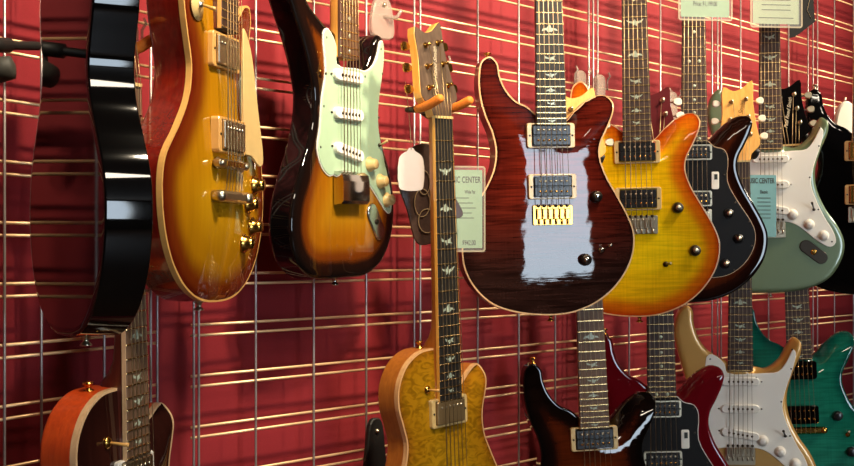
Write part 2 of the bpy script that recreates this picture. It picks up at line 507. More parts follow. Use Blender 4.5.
def shape_fn(dome, scoop):
    def f(q):
        q = np.asarray(q, dtype=float)
        z = np.zeros(len(q))
        if dome:
            x0, y0, rx, ry = dome
            z -= (q[:, 0] - x0) ** 2 / (2 * rx) + (q[:, 1] - y0) ** 2 / (2 * ry)
        if scoop:
            line, rad, dep = scoop
            best = np.full(len(q), 99.0)
            for a, b in zip(line[:-1], line[1:]):
                a = np.array(a); b = np.array(b); ab = b - a
                t = np.clip(((q - a) * ab).sum(1) / (ab ** 2).sum(), 0, 1)
                best = np.minimum(best, np.sqrt(((a + ab * t[:, None] - q) ** 2).sum(1)))
            u = np.clip(1 - best / rad, 0, 1)
            z -= dep * u * u * (2 - u)
        return z
    return f
def body_mb(pts, T, rf, rb, arch, reach, arch_b=0.0, shp=None):
    poly = ccw(smooth_loop(pts, 6))
    n = len(poly)
    r = max(rf, rb)
    lev = [r * k for k in (0.08, 0.25, 0.5, 1.0)] if r > 0 else [0.12]
    lev.append(max(lev) + 0.25)
    inner = []
    for L in lev:
        ring = offset(poly, -L)
        ring = [q for q in ring if inside(q[0], q[1], poly)]
        d = rim_dist(ring, poly)
        inner += [q for q, k in zip(ring, d) if k > L * 0.93]
    h = 0.42
    xs = np.arange(-7, 7, h); ys = np.arange(-8, 13.5, h)
    grid = [(x + (h / 2 if j % 2 else 0), y) for j, y in enumerate(ys) for x in xs]
    grid = [q for q in grid if inside(q[0], q[1], poly)]
    d = rim_dist(grid, poly)
    inner += [q for q, k in zip(grid, d) if k > max(lev) + h * 0.4]
    vs = [Vector(q) for q in poly + inner]
    V, E, FC, *_ = delaunay_2d_cdt(vs, [(i, (i + 1) % n) for i in range(n)], [], 1, 1e-5)
    pts2 = [(v.x, v.y) for v in V]
    d = rim_dist(pts2, poly)
    def zf(k, rr, ar):
        z = 0.0
        if rr > 0:
            t = min(k, rr)
            z = -rr + math.sqrt(max(0.0, rr * rr - (rr - t) ** 2))
        if ar:
            u = min(max((k - 0.05) / reach, 0), 1)
            z += ar * u * (2 - u)
        return z
    mb = MB(); rim = []
    tri = [list(f) if (V[f[1]] - V[f[0]]).cross(V[f[2]] - V[f[0]]) > 0 else list(f)[::-1] for f in FC]
    zt = np.array([zf(k, 0, arch) for k in d])
    if arch:
        nb = [set() for _ in pts2]
        for t in tri:
            for a_, b_ in ((0, 1), (1, 2), (2, 0)):
                nb[t[a_]].add(t[b_]); nb[t[b_]].add(t[a_])
        nb = [list(x) for x in nb]
        w_ = [1.0 if k > 0.5 else k for k in d]
        for _ in range(25):
            av = np.array([zt[x].mean() for x in nb])
            zt = zt + 0.6 * np.array(w_) * (av - zt)
    zt = zt + np.array([zf(k, rf, 0) for k in d])
    if shp: zt = zt + shp(pts2)
    mb.add([(p[0], p[1], z_) for p, z_ in zip(pts2, zt)], tri, 0, True); rim += list(d)
    mb.tops = (np.array(pts2), zt)
    mb.add([(p[0], p[1], -T - zf(k, rb, arch_b)) for p, k in zip(pts2, d)], [t[::-1] for t in tri], 2, True); rim += list(d)
    ztop = -rf + (shp(poly) if shp else np.zeros(n))
    sv = [(x, y, zt_ * (1 - k / 2) + (-T + rb) * k / 2) for k in range(3) for (x, y), zt_ in zip(poly, ztop)]
    sf = []
    for k in range(2):
        for i in range(n):
            j = (i + 1) % n
            sf.append(((k + 1) * n + i, (k + 1) * n + j, k * n + j, k * n + i))
    mb.add(sv, sf, 1, True); rim += [0.0] * len(sv)
    mb.rim = rim
    return mb, poly

def binding_mb(poly, w=0.11, depth=0.25, lift=0.012, shp=None):
    n = len(poly); mb = MB(); dz = list(shp(poly)) if shp else [0.0] * n
    o = offset(poly, 0.014); i_ = offset(poly, -w)
    vs = [(x, y, z - depth) for (x, y), z in zip(o, dz)] + [(x, y, z + lift) for (x, y), z in zip(o, dz)] + [(x, y, z + lift + 0.01) for (x, y), z in zip(i_, dz)] + [(x, y, z - 0.06) for (x, y), z in zip(i_, dz)]
    fs = []
    for k in range(3):
        for i in range(n):
            j = (i + 1) % n
            fs.append((k * n + i, k * n + j, (k + 1) * n + j, (k + 1) * n + i))
    return mb.add(vs, fs, 0, False)

BIRD_A = [(-.5, .22), (-.3, .12), (-.1, .1), (0, .28), (.07, .1), (.3, .14), (.5, .3), (.36, .02), (.14, -.08), (.1, -.26), (0, -.14), (-.12, -.24), (-.12, -.06), (-.32, 0)]
BIRD_B = [(-.45, -.16), (-.38, .04), (-.16, .1), (-.06, .3), (.03, .32), (.08, .1), (.34, .04), (.45, -.12), (.2, -.06), (.1, -.2), (-.12, -.2), (-.2, -.06)]
BIRD_C = [(-.4, .24), (-.14, .06), (.05, .1), (.34, .26), (.24, .02), (.38, -.14), (.1, -.1), (-.06, -.26), (-.1, -.06), (-.36, 0)]

HEAD = [(-.84, 0), (-1.0, .5), (-1.72, 1.15), (-1.66, 2.2), (-1.45, 3.6), (-1.32, 5.6), (-.5, 5.3), (.3, 5.5), (1.2, 6.1), (1.25, 4.4), (1.5, 2.6), (1.75, 1.2), (1.0, .5), (.84, 0)]

class Guitar:
    def __init__(self, label, px, py, p, off, outline, s=1.0, roll=0.0, pitch=0.0, cat='guitar', T=1.85, rf=0.0, rb=0.12, arch=0.3, reach=5.0,
                 mats=('honey_burst', 'cherry_gloss', 'cherry_gloss'), binding=None, bind_w=0.11, bind_d=0.25, fb_z=0.25, arch_b=0.0, group=None, dome=None, scoop=None):
        dep = F / p
        self.S = INCH * s
        al = math.radians(off) + math.atan((CX - px) / F)
        base = Matrix(((1, 0, 0, 0), (0, 0, -1, 0), (0, 1, 0, 0), (0, 0, 0, 1)))
        self.M = Matrix.Translation(P(px, py, dep)) @ Matrix.Rotation(al, 4, 'Z') @ base @ Matrix.Rotation(math.radians(pitch), 4, 'X') @ Matrix.Rotation(math.radians(roll), 4, 'Z')
        self.root = empty('electric_guitar', self.M, label, cat, group)
        self.T = T; self.fb_z = fb_z; self.arch = arch; self.reach = reach
        shp = shape_fn(dome, scoop) if dome or scoop else None
        mb, self.poly = body_mb(outline, T, rf, rb, arch, reach, arch_b, shp)
        self.tops = mb.tops
        self.body = self.put(mb, 'body', list(mats))
        if binding:
            self.put(binding_mb(self.poly, bind_w, bind_d, .012, shp), 'binding', binding)
    def put(self, mb, name, mat, parent=None):
        return mb.build(name, mat, parent or self.root, self.S)
    def top(self, x, y):
        d2 = ((self.tops[0] - np.array([x, y])) ** 2).sum(1)
        return float(self.tops[1][np.argsort(d2)[:3]].mean())
    def pix_y(self, y):
        w = self.M @ Vector((0, y * self.S, 0))
        return HY - (w.z - EYE) / w.y * F
    # ---- neck, board, frets, strings, head
    def neck(self, L=25.0, nf=24, board='rosewood', wood_='mahogany', side=None, inlay='bird', head=None, head_mat=None, head_len=6.0, head_w=1.0, tuners=True, tuner='gold_metal', button='gold_metal',
             tail=-0.3, bridge_h=0.55, nut_w=1.68, end_w=2.2, over=0.12, thick=.66, heel=None, logo=None, head_tilt=10, head_side=None, string_top=True):
        z0 = self.fb_z; z1 = z0 + 0.22
        ye = L * 2 ** (-nf / 12) - over
        def wid(y):
            return nut_w + (end_w - nut_w) * (L - y) / (L - ye)
        fb = MB()
        q = [(-wid(ye) / 2, ye), (wid(ye) / 2, ye), (nut_w / 2, L), (-nut_w / 2, L)]
        fb.prism(q, z0, z1, 0.03)
        fbo = self.put(fb, 'fretboard', board)
        if side:
            sb = MB()
            for sg in (-1, 1):
                sb.prism([(sg * wid(ye) / 2, ye), (sg * (wid(ye) / 2 + 0.03), ye), (sg * (nut_w / 2 + 0.03), L), (sg * nut_w / 2, L)], z0 - 0.01, z1 - 0.02)
            self.put(sb, 'fretboard_binding', side, fbo)
        # neck wood: half oval under the board
        nk = MB(); vs, fs = [], []; N = 10; hy = heel or ye + 2.0; ys = [ye, hy, hy + .35, hy + .8, hy + 1.4, hy + 2.4, (ye + L) / 2 + 2, L - 0.6, L + 0.05]
        for k, y in enumerate(ys):
            w = wid(min(y, L)) / 2
            t = thick
            if heel: t = [1.75, 1.75, 1.6, 1.15, .85, .72, .66, .62, .62][k]
            elif y < ye + 4.0: t = max(thick, .8)
            for i in range(N + 1):
                a = math.pi * i / N
                vs.append((w * math.cos(a), y, z0 - t * math.sin(a) ** 0.6 if 0 < i < N else z0))
        for k in range(len(ys) - 1):
            for i in range(N):
                fs.append((k * (N + 1) + i, k * (N + 1) + i + 1, (k + 1) * (N + 1) + i + 1, (k + 1) * (N + 1) + i))
        fs.append(tuple(range(N + 1))); fs.append(tuple(range((len(ys) - 1) * (N + 1), len(ys) * (N + 1)))[::-1])
        nk.add(vs, fs, 0, True)
        self.put(nk, 'neck', wood_)
        for n in range(1, nf + 1):
            y = L * 2 ** (-n / 12)
            if self.pix_y(y) < -12: continue
            w = wid(y) + 0.02
            fr = MB()
            fr.prism([(-w / 2, y - .045), (w / 2, y - .045), (w / 2, y + .045), (-w / 2, y + .045)], z1 - 0.02, z1 + 0.045, 0.02)
            self.put(fr, 'fret', 'fret_wire', fbo)
        if inlay:
            kinds = [BIRD_A, BIRD_B, BIRD_C]
            for i, n in enumerate((3, 5, 7, 9, 12, 15, 17, 19, 21, 24)):
                if n > nf: continue
                yc = (L * 2 ** (-n / 12) + L * 2 ** (-(n - 1) / 12)) / 2
                if self.pix_y(yc) < -12: continue
                gap = L * 2 ** (-(n - 1) / 12) - L * 2 ** (-n / 12)
                if inlay == 'bird':
                    k = min(1.25, gap / 0.62)
                    il = MB(); il.prism([(x * k * 1.1, yc + y * k * 0.8) for x, y in kinds[i % 3]], z1 - 0.01, z1 + 0.012)
                    self.put(il, 'inlay', 'shell', fbo)
                else:
                    for dx in ((-.42, .42) if n in (12, 24) else (0,)):
                        il = MB(); il.lathe([(0.13, z1 - 0.01), (0.13, z1 + 0.012)], 14, Matrix.Translation((dx, yc, 0)))
                        self.put(il, 'inlay', 'shell', fbo)
        nu = MB(); nu.box((0, L + 0.08, (z0 + z1) / 2 + 0.03), (nut_w, 0.16, 0.34)); self.put(nu, 'nut', 'cream')
        # head
        hl = head_len / 6.0
        Rt = Matrix.Translation((0, L + 0.14, z0 + 0.12)) @ Matrix.Rotation(math.radians(-head_tilt), 4, 'X')
        hd = MB()
        hp = smooth_loop([(x * head_w, y * hl) for x, y in HEAD], 3)
        hd.prism(hp, -0.58, 0.0, 0.03, Rt)
        if head:
            mats = [head_mat or wood_]
            ho = self.put(hd, 'headstock', mats)
            if head_side:
                vn = MB(); vn.prism(offset(ccw(hp), -0.03), 0.0, 0.05, 0.0, Rt); self.put(vn, 'headstock_veneer', head_side, ho)
            zt = 0.05 if head_side else 0.0
            posts = []
            for sg in (-1, 1):
                for i in range(3):
                    yy = (1.75 + 1.35 * i) * hl + (0.25 if sg > 0 else 0)
                    xx = sg * (0.95 - 0.16 * i)
                    posts.append((xx, yy))
                    if not tuners: continue
                    tn = MB()
                    tn.lathe([(0.19, zt), (0.19, zt + 0.07), (0.11, zt + 0.08), (0.10, zt + 0.4), (0.12, zt + 0.44), (0.0, zt + 0.45)], 14, Rt @ Matrix.Translation((xx, yy, 0)))
                    ex = sg * (1.78 - 0.14 * i)
                    tn.tube([Rt @ Vector((xx, yy, -0.62)), Rt @ Vector((ex, yy, -0.62)), Rt @ Vector((ex + sg * .2, yy, -0.5))], 0.07, 8)
                    tn.lathe([(0.22, -0.75), (0.22, -0.55)], 12, Rt @ Matrix.Translation((xx, yy, 0)))
                    to = self.put(tn, 'tuner', tuner)
                    bt = MB()
                    bp = smooth_loop([(-.14, -.12), (.16, -.30), (.46, -.24), (.52, 0), (.46, .24), (.16, .30), (-.14, .12)], 3)
                    bp = [(x * sg, y) for x, y in bp]
                    bt.prism(bp, -0.11, 0.11, 0.05, Rt @ Matrix.Translation((ex + sg * .22, yy, -0.5)), 0, True)
                    self.put(bt, 'tuner_button', button, to)
            if logo:
                text_mesh('signature', 'Paul Reed Smith', (0.45 if hl < 1.1 else .5) * hl, logo, Rt @ Matrix.Translation((0.0, 3.0 * hl, zt + 0.012)) @ Matrix.Rotation(math.radians(78), 4, 'Z'), ho, 'CENTER', 0.004, 0.35, self.S)
        # strings
        zs = z1 + 0.1
        for i in range(6):
            u = (i - 2.5) / 5
            path = [(u * 2.02, tail, 0.3 + self.arch if tail < -0.6 else bridge_h - 0.15), (u * 2.05, 0.0, bridge_h), (u * (nut_w - .25), L + 0.05, zs)]
            if head:
                side_i = [0, 1, 2, 5, 4, 3][i]
                x_, y_ = posts[side_i]
                e = Rt @ Vector((x_ + (0.1 if x_ < 0 else -0.1), y_, zt + 0.25))
                path.append(tuple(e))
            st = MB(); st.tube(path, 0.034 - 0.003 * i, 5)
            self.put(st, 'string', 'string_steel')
        return self
    # ---- hardware
    def humbucker(self, y, ring='cream', cover=None, w=3.5, h=1.75, z=None, poles='nickel', bob='black_plastic', x=0.0, frame_h=0.28, iw=2.72, ih=1.48):
        z = self.top(0, y) if z is None else z
        A = Matrix.Translation((x, y, z))
        bb = MB()
        if cover:
            bb.prism(rrect(2.72, 1.48, 0.12), 0, frame_h + 0.16, 0.05, A)
            po = self.put(bb, 'pickup', cover)
        else:
            for dy in (-.243 * ih, .243 * ih):
                bb.prism(rrect(iw, .445 * ih, 0.1), 0, frame_h + 0.16, 0.04, A @ Matrix.Translation((0, dy, 0)))
            bb.prism(rrect(iw - .12, 0.2, 0.05), 0, frame_h + 0.05, 0, A)
            po = self.put(bb, 'pickup', bob)
        if ring:
            rg = MB(); n_in = rrect(iw + .12, ih + .08, 0.1); out = rrect(w, h, 0.18)
            n = len(out)
            lo = -0.12
            vs = [(a[0], a[1], lo) for a in out] + [(a[0], a[1], frame_h - .05) for a in out] + [(a[0] * .985, a[1] * .97, frame_h) for a in out] + [(a[0], a[1], frame_h) for a in n_in] + [(a[0], a[1], 0) for a in n_in]
            fs = [(k * n + i, k * n + (i + 1) % n, (k + 1) * n + (i + 1) % n, (k + 1) * n + i) for k in range(4) for i in range(n)]
            rg.add(vs, fs, 0, False, A)
            self.put(rg, 'pickup_ring', ring, po)
            for sx in (-1, 1):
                sc = MB(); sc.lathe([(.08, frame_h), (.07, frame_h + .03), (0, frame_h + .04)], 8, A @ Matrix.Translation((sx * (iw / 2 + w / 2) / 2, 0, 0)))
                self.put(sc, 'screw', 'dark_metal', po)
        rows = ((.243 * ih,) if cover else (.243 * ih, -.243 * ih))
        for r_ in rows:
            pl = MB()
            for i in range(6):
                pl.lathe([(0.085, frame_h + .1), (0.085, frame_h + .19), (0, frame_h + .2)], 8, A @ Matrix.Translation(((i - 2.5) * iw / 7, r_, 0)))
            self.put(pl, 'pole_row', poles if r_ > 0 else 'gold_metal', po)
        return po
    def single(self, y, rot=0, mat='white_plastic', z=0.1, x=0):
        A = Matrix.Translation((x, y, z)) @ Matrix.Rotation(math.radians(rot), 4, 'Z')
        mb = MB(); mb.prism(rrect(3.3, 0.72, 0.34, n=6), 0, 0.3, 0.06, A, 0, False)
        po = self.put(mb, 'pickup', mat)
        pl = MB()
        for i in range(6):
            pl.lathe([(0.1, .25), (0.1, .34), (0, .345)], 8, A @ Matrix.Translation(((i - 2.5) * .4, 0, 0)))
        self.put(pl, 'pole_row', 'dark_metal', po)
        for sx in (-1, 1):
            sc = MB(); sc.lathe([(.07, .0), (.07, .1), (0, .12)], 8, A @ Matrix.Translation((sx * 1.85, 0, 0))); self.put(sc, 'screw', 'dark_metal', po)
    def knob(self, x, y, kind, z=None):
        z = self.top(x, y) if z is None else z
        A = Matrix.Translation((x, y, z - 0.02)); mb = MB()
        prof = {'bell': [(.52, 0), (.52, .12), (.42, .2), (.34, .45), (.30, .62), (.22, .66), (0, .66)],
                'strat': [(.5, 0), (.5, .1), (.38, .2), (.34, .5), (.3, .56), (0, .58)],
                'speed': [(.44, 0), (.42, .3), (.38, .46), (.32, .5), (0, .5)],
                'small': [(.4, 0), (.38, .3), (.34, .4), (0, .42)]}[kind.split('.')[0]]
        mat = kind.split('.')[1]
        mb.lathe(prof, 20, A)
        ko = self.put(mb, 'control_knob', mat)
        if len(kind.split('.')) > 2:
            cp = MB(); h = prof[-1][1]
            cp.lathe([(.2, h), (.2, h + .03), (0, h + .035)], 14, A); self.put(cp, 'knob_cap', kind.split('.')[2], ko)
        return ko
    def toggle(self, x, y, ang, base='chrome', lever='chrome', tip=None, length=.55, z=None, rad=.22):
        z = self.top(x, y) if z is None else z
        A = Matrix.Translation((x, y, z - 0.02)); mb = MB()
        mb.lathe([(rad, 0), (rad, .1), (rad * .7, .14), (rad * .6, .2), (0, .21)], 16, A)
        so = self.put(mb, 'toggle_switch', base)
        a = math.radians(ang); dx, dy = math.cos(a), math.sin(a)
        lv = MB()
        lv.tube([A @ Vector((0, 0, .15)), A @ Vector((dx * length * .5, dy * length * .5, .15 + length * .7)), A @ Vector((dx * length * .62, dy * length * .62, .15 + length * .95))], [.06, .09, .12], 8)
        self.put(lv, 'lever', tip or lever, so)
        return so
    def guard(self, pts, z, mat, th=0.09, edge=None, sub=4):
        poly = ccw(smooth_loop(pts, sub)) if sub > 1 else ccw(pts)
        mb = MB(); mb.prism(poly, z - 0.02, z + th, 0.04)
        o = self.put(mb, 'pickguard', mat)
        if edge:
            e = MB(); e.prism(offset(poly, 0.045), z - 0.02, z + th - 0.045); self.put(e, 'pickguard_edge', edge, o)
        return o
    def guard_screws(self, pts, z):
        for x, y in pts:
            m = MB(); m.lathe([(.09, z), (.08, z + .03), (0, z + .035)], 8, Matrix.Translation((x, y, 0))); self.put(m, 'pickguard_screw', 'dark_metal')
    def trem(self, mat='gold_metal', w=2.9, y0=.55, y1=-.85, z=None, saddle=None):
        z = self.top(0, 0) if z is None else z
        mb = MB(); mb.prism(rrect(w, y0 - y1, .1, 0, (y0 + y1) / 2), z, z + .16, .03)
        bo = self.put(mb, 'bridge', mat)
        for i in range(6):
            x = (i - 2.5) * .42
            sd = MB()
            sd.prism(rrect(.37, .75, .05, x, -.08), z + .14, z + .34, .05)
            sd.tube([(x, -.45, z + .25), (x, -.8, z + .25)], .07, 8)
            self.put(sd, 'saddle', saddle or mat, bo)
            sc = MB(); sc.lathe([(.13, z + .15), (.12, z + .24), (0, z + .25)], 8, Matrix.Translation((x, .5, 0))); self.put(sc, 'bridge_screw', 'dark_metal', bo)
        return bo
    def strap_button(self, x, y, z, ax=(0, -1, 0), mat='gold_metal'):
        q = Vector((0, 0, 1)).rotation_difference(Vector(ax)).to_matrix().to_4x4()
        mb = MB(); mb.lathe([(.3, -.05), (.28, .04), (.14, .12), (.13, .3), (.27, .4), (.27, .46), (0, .5)], 14, Matrix.Translation((x, y, z)) @ q)
        self.put(mb, 'strap_button', mat)

# ------------------------------------------------------------------ the guitars, top row
# black one turned away
G1 = Guitar('glossy black guitar seen from its back, leftmost of the upper row', 108, 179, 930, 106, LP_FULL, s=.94, T=2.0, rf=.06, rb=.10, arch=.3, mats=('gloss_black',) * 3)
G1.neck(24.75, 22, inlay=None)
G1.strap_button(0, -7.0, -1.0, mat='nickel')
G1.humbucker(1.4); G1.humbucker(5.6); G1.trem('nickel')
for x, y in ((3.9, -.9), (2.7, -2), (3.6, -3.2), (2.5, -4.1)): G1.knob(x, y, 'bell.black_plastic')

# honey burst single cutaway
G2 = Guitar('honey sunburst single-cutaway guitar with cherry red sides and cream pickguard', 217, 165, 768, 67, LP_SLIM, T=2.0, arch=.6, reach=5, rb=.12,
            mats=('honey_burst', 'cherry_gloss', 'cherry_gloss'), binding='aged_cream', bind_w=.1, bind_d=.27, fb_z=.5)
G2.neck(24.75, 22, 'rosewood', 'mahogany', 'aged_cream', inlay=None, tail=-1.55, bridge_h=1.05)
G2.humbucker(1.45, 'aged_cream', 'nickel', w=3.5, h=1.8, frame_h=.34); G2.humbucker(5.75, 'aged_cream', 'nickel', w=3.5, h=1.8, frame_h=.28)
gd = [(1.62, 6.9), (1.75, 7.25), (2.65, 6.3), (3.2, 4.9), (3.75, 3.1), (4.5, .6), (4.35, .25), (3.9, .15), (2.8, .6), (1.7, .75), (1.62, 2.0)]
G2.guard(gd, .72, 'cream', sub=3)
mb = MB(); z = G2.top(0, 0)
mb.prism(rrect(3.9, .42, .2), z + .08, z + .42, .05)
for sx in (-1, 1): mb.lathe([(.17, z - .1), (.17, z + .1), (.3, z + .12), (.3, z + .2), (.14, z + .22), (.14, z + .5), (0, z + .51)], 12, Matrix.Translation((sx * 1.6, 0, 0)))
bo = G2.put(mb, 'bridge', 'nickel')
for i in range(6):
    sd = MB(); sd.box(((i - 2.5) * .41, 0, z + .45), (.2, .26, .12)); G2.put(sd, 'saddle', 'gold_metal', bo)
mb = MB(); z = G2.top(0, -1.6)
mb.prism(rrect(3.95, .55, .27, 0, -1.65, n=6), z + .12, z + .5, .12, None, 0, True)
for sx in (-1, 1): mb.lathe([(.3, z - .1), (.3, z + .35), (.24, z + .62), (0, z + .64)], 14, Matrix.Translation((sx * 1.75, -1.65, 0)))
G2.put(mb, 'tailpiece', 'nickel')
for x, y in ((4.1, -.85), (2.9, -1.9), (3.8, -3.1), (2.6, -4.0)): G2.knob(x, y, 'bell.gold_metal')
ch = MB(); zt = G2.top(-2.8, 7.7)
ch.lathe([(.78, zt), (.78, zt + .06), (.3, zt + .08), (.2, zt + .16), (0, zt + .17)], 24, Matrix.Translation((-2.8, 7.7, 0)))
co = G2.put(ch, 'switch_plate', 'cream')
G2.toggle(-2.8, 7.7, -30, 'nickel', tip='aged_cream', length=.62, z=zt + .12, rad=.2)
G2.strap_button(0, -7.0, -1.0, mat='nickel')

# three tone sunburst, mint guard
G3 = Guitar('three-tone sunburst double-cutaway guitar with mint green pickguard and chrome bridge cover', 346, 177, 630, 59, STRAT, T=1.75, rf=.26, rb=.26, arch=0, roll=1.0,
            mats=('three_tone_burst', 'gloss_black', 'gloss_black'), fb_z=.14)
MG = [(-2.6, 8.6), (-2.2, 8.95), (-1.7, 8.7), (-1.15, 8.0), (-1.1, 6.9), (1.1, 6.85), (1.5, 6.85), (2.5, 6.85), (3.5, 7.4), (4.1, 8.3), (4.35, 8.95), (4.7, 9.0), (4.8, 7.9), (4.4, 6.3), (4.02, 4.7),
      (4.0, 3.3), (4.6, 1.6), (5.25, 0), (5.65, -1.2), (5.6, -2.05), (5.25, -2.2), (3.6, -1.0), (2.3, -.05), (1.2, .3), (-1.1, .3), (-2.0, .02), (-2.9, .5), (-3.4, 1.6), (-3.1, 2.9), (-2.85, 4.7), (-2.4, 6.3)]
G3.guard(MG, 0.02, 'mint', .09, 'white_plastic', 3)
G3.guard_screws([(-2.3, 8.4), (4.4, 8.5), (4.55, 6.9), (4.05, 4.0), (-2.7, 4.2), (-3.1, 1.7), (4.9, .9), (5.3, -1.8), (-2.4, 6.2), (2.3, 6.5)], .09)
G3.neck(25.5, 21, 'rosewood_brown', 'maple_amber', None, 'dot', nut_w=1.65, end_w=2.2, bridge_h=.5, over=.2, thick=.95, )
G3.single(6.25, 0, 'white_plastic'); G3.single(3.9, 0, 'white_plastic'); G3.single(1.55, -9, 'white_plastic')
mb = MB()
prof = [(-1.75, .08), (-1.7, .62), (-1.5, .78), (-.3, .78), (.1, .7), (.3, .4), (.33, .08)]
n = len(prof)
vs = [(-1.6, y, z) for y, z in prof] + [(1.6, y, z) for y, z in prof]
mb.add(vs, [(i, i + 1, n + i + 1, n + i) for i in range(n - 1)] + [tuple(range(n))[::-1], tuple(range(n, 2 * n))])
G3.put(mb, 'bridge_cover', 'chrome')
for x, y in ((2.75, .9), (4.1, -.15), (4.95, -1.35)): G3.knob(x, y, 'strat.cream', .1)
G3.toggle(4.0, 2.2, 60, 'dark_metal', tip='cream', length=.5, z=.1, rad=.12)
mb = MB()
A = Matrix.Translation((3.6, -2.8, 0)) @ Matrix.Rotation(math.radians(-52), 4, 'Z')
mb.prism(rrect(2.7, 1.25, .6, n=6), -.02, .14, .06, A, 0, True)
jo = G3.put(mb, 'jack_plate', 'chrome')
m2 = MB(); m2.lathe([(.2, .13), (.17, .2), (.1, .2)], 14, A); G3.put(m2, 'jack', 'dark_metal', jo)
G3.strap_button(0, -6.3, -.9, mat='chrome')

# red to black flame
def prs(label, px, py, p, off, top, side, back, binding='bind_wood', bw=.1, bd=.28, T=1.95, s=1.0, roll=0, arch=.08, fb=.2, rf=0.0, dome=(0, .5, 85, 150)):
    return Guitar(label, px, py, p, off, PRS, s=s, roll=roll, T=T, arch=arch, rf=rf, rb=.2, mats=(top, side, back), binding=binding, bind_w=bw, bind_d=bd, fb_z=fb, dome=dome, scoop=PRS_SCOOP)
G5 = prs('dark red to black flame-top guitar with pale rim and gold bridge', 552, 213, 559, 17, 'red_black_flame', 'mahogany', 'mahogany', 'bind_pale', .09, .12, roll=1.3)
G5.neck(25, 24, 'ebony', 'mahogany', None, 'bird', bridge_h=.95)
G5.humbucker(5.45, 'cream'); G5.humbucker(1.85, 'cream')
G5.trem('gold_metal')
G5.knob(3.25, 1.1, 'speed.dark_metal.chrome'); G5.knob(2.35, -3.35, 'speed.dark_metal.chrome'); G5.toggle(3.6, -2.7, 40, 'chrome', 'chrome', length=.9, rad=.24)
G5.strap_button(-4.2, 10.9, -.9, (0, 1, 0)); G5.strap_button(0, -7.2, -.9)

G6 = prs('amber yellow burst flame-top guitar with cream pickup rings, tucked behind the dark red one', 638.5, 223, 508, 5, 'amber_flame', 'mahogany_orange', 'mahogany_orange', 'bind_wood', .08, .25, roll=1.2, s=1.01)
G6.neck(25, 24, 'rosewood', 'mahogany', None, 'bird', bridge_h=.95)
G6.humbucker(5.45, 'cream'); G6.humbucker(1.85, 'cream')
G6.trem('nickel')
G6.knob(3.0, 1.1, 'speed.dark_metal.nickel'); G6.knob(4.25, -2.2, 'speed.dark_metal.nickel'); G6.toggle(2.0, -3.2, 10, 'dark_metal', 'nickel', length=.5)
G6.strap_button(0, -7.2, -.9)

MIRA_GUARD = [(-1.1, 6.6), (-1.0, 6.2), (0, 6.15), (1.0, 6.3), (1.7, 5.75), (2.5, 5.5), (2.8, 4.8), (2.75, 2.9), (3.6, 1.2), (4.7, -.5), (5.05, -1.5), (4.9, -2.7), (4.1, -4.0), (2.8, -4.9), (1.2, -5.1), (-.6, -4.6), (-1.9, -3), (-2.3, -.5), (-2.3, 2), (-2.6, 4.5), (-2.3, 6.3)]
def mira(label, px, py, p, off, s, roll, body, edge):
    G = Guitar(label, px, py, p, off, PRS, s=s, roll=roll, T=1.7, rf=.22, rb=.22, arch=0, mats=(body, body, body), fb_z=.1, scoop=(PRS_SCOOP[0], 1.05, .8))
    G.guard(MIRA_GUARD, .0, 'guard_black', .09, edge, 3)
    return G
def mira_parts(G):
    for y in (5.3, 1.45): G.humbucker(y, 'nickel', None, w=2.95, h=1.3, z=.08, poles='nickel', iw=2.5, ih=.98, frame_h=.2)
    mb = MB(); mb.prism(rrect(.62, 1.45, .12, 1.75, 2.95), .08, .15, .03)
    so = G.put(mb, 'selector_plate', 'white_plastic')
    m2 = MB(); m2.box((1.8, 3.25, .16), (.26, .45, .04)); m2.box((1.8, 3.25, .18), (.12, .36, .06)); G.put(m2, 'blade', 'ink', so)
    for x, y in ((2.85, .2), (3.65, -1.9), (2.55, -4.0)): G.knob(x, y, 'small.black_plastic.nickel', .08)
    G.guard_screws([(2.45, 5.3), (2.5, 3.4), (3.4, 1.1), (4.55, -.5), (4.75, -2.5), (3.3, -4.5), (.8, -4.8)], .08)
G7 = mira('dark brown burst guitar with large black pickguard, upper row, third from the right', 694, 216, 472, 10, 1.0, .2, 'brown_burst', 'bind_tan')
G7.neck(25, 24, 'rosewood', 'mahogany', None, 'dot', bridge_h=.6)
mira_parts(G7); G7.trem('nickel', z=.08)
G7.strap_button(-4.15, 11.0, -.8, (0, 1, 0), 'nickel')

SKY_GUARD = [(-2.95, 8.2), (-2.5, 8.55), (-1.4, 7.75), (-1.1, 6.9), (1.1, 6.85), (2.0, 6.9), (3.3, 7.05), (4.05, 8.0), (4.6, 9.0), (4.8, 8.7), (4.6, 7.5), (3.85, 5.2), (3.65, 3.9), (4.0, 2.6), (4.85, .7), (5.7, -.8), (5.85, -1.7),
             (5.4, -2.1), (4.3, -1.6), (2.6, -.2), (1.6, .25), (-1.6, .25), (-2.6, .2), (-3.2, 1.2), (-3.3, 2.8), (-3.0, 5.0)]
def sky(label, px, py, p, off, s, roll, body):
    G = Guitar(label, px, py, p, off, SKY, s=s, roll=roll, T=1.75, rf=.3, rb=.3, arch=0, mats=(body,) * 3, fb_z=.04, scoop=SKY_SCOOP)
    G.guard(SKY_GUARD, .02, 'white_plastic', .09, None, 3)
    G.guard_screws([(-2.6, 8.1), (4.5, 9.0), (4.4, 7.3), (3.55, 4.4), (1.4, 6.5), (4.3, 1.4), (5.5, -1.6), (-2.8, 4.9), (-3.0, 1.5)], .09)
    return G
def sky_parts(G):
    G.single(6.15); G.single(3.75); G.single(1.5, -9)
    G.trem('nickel', w=2.6, y0=.2, y1=-1.2, z=.08, saddle='nickel')
    for x, y in ((1.95, .95), (3.45, .0), (4.75, -1.05)): G.knob(x, y, 'strat.white_plastic', .1)
    G.toggle(3.9, 1.4, 122, 'dark_metal', 'dark_metal', length=1.1, z=.08, rad=.14)
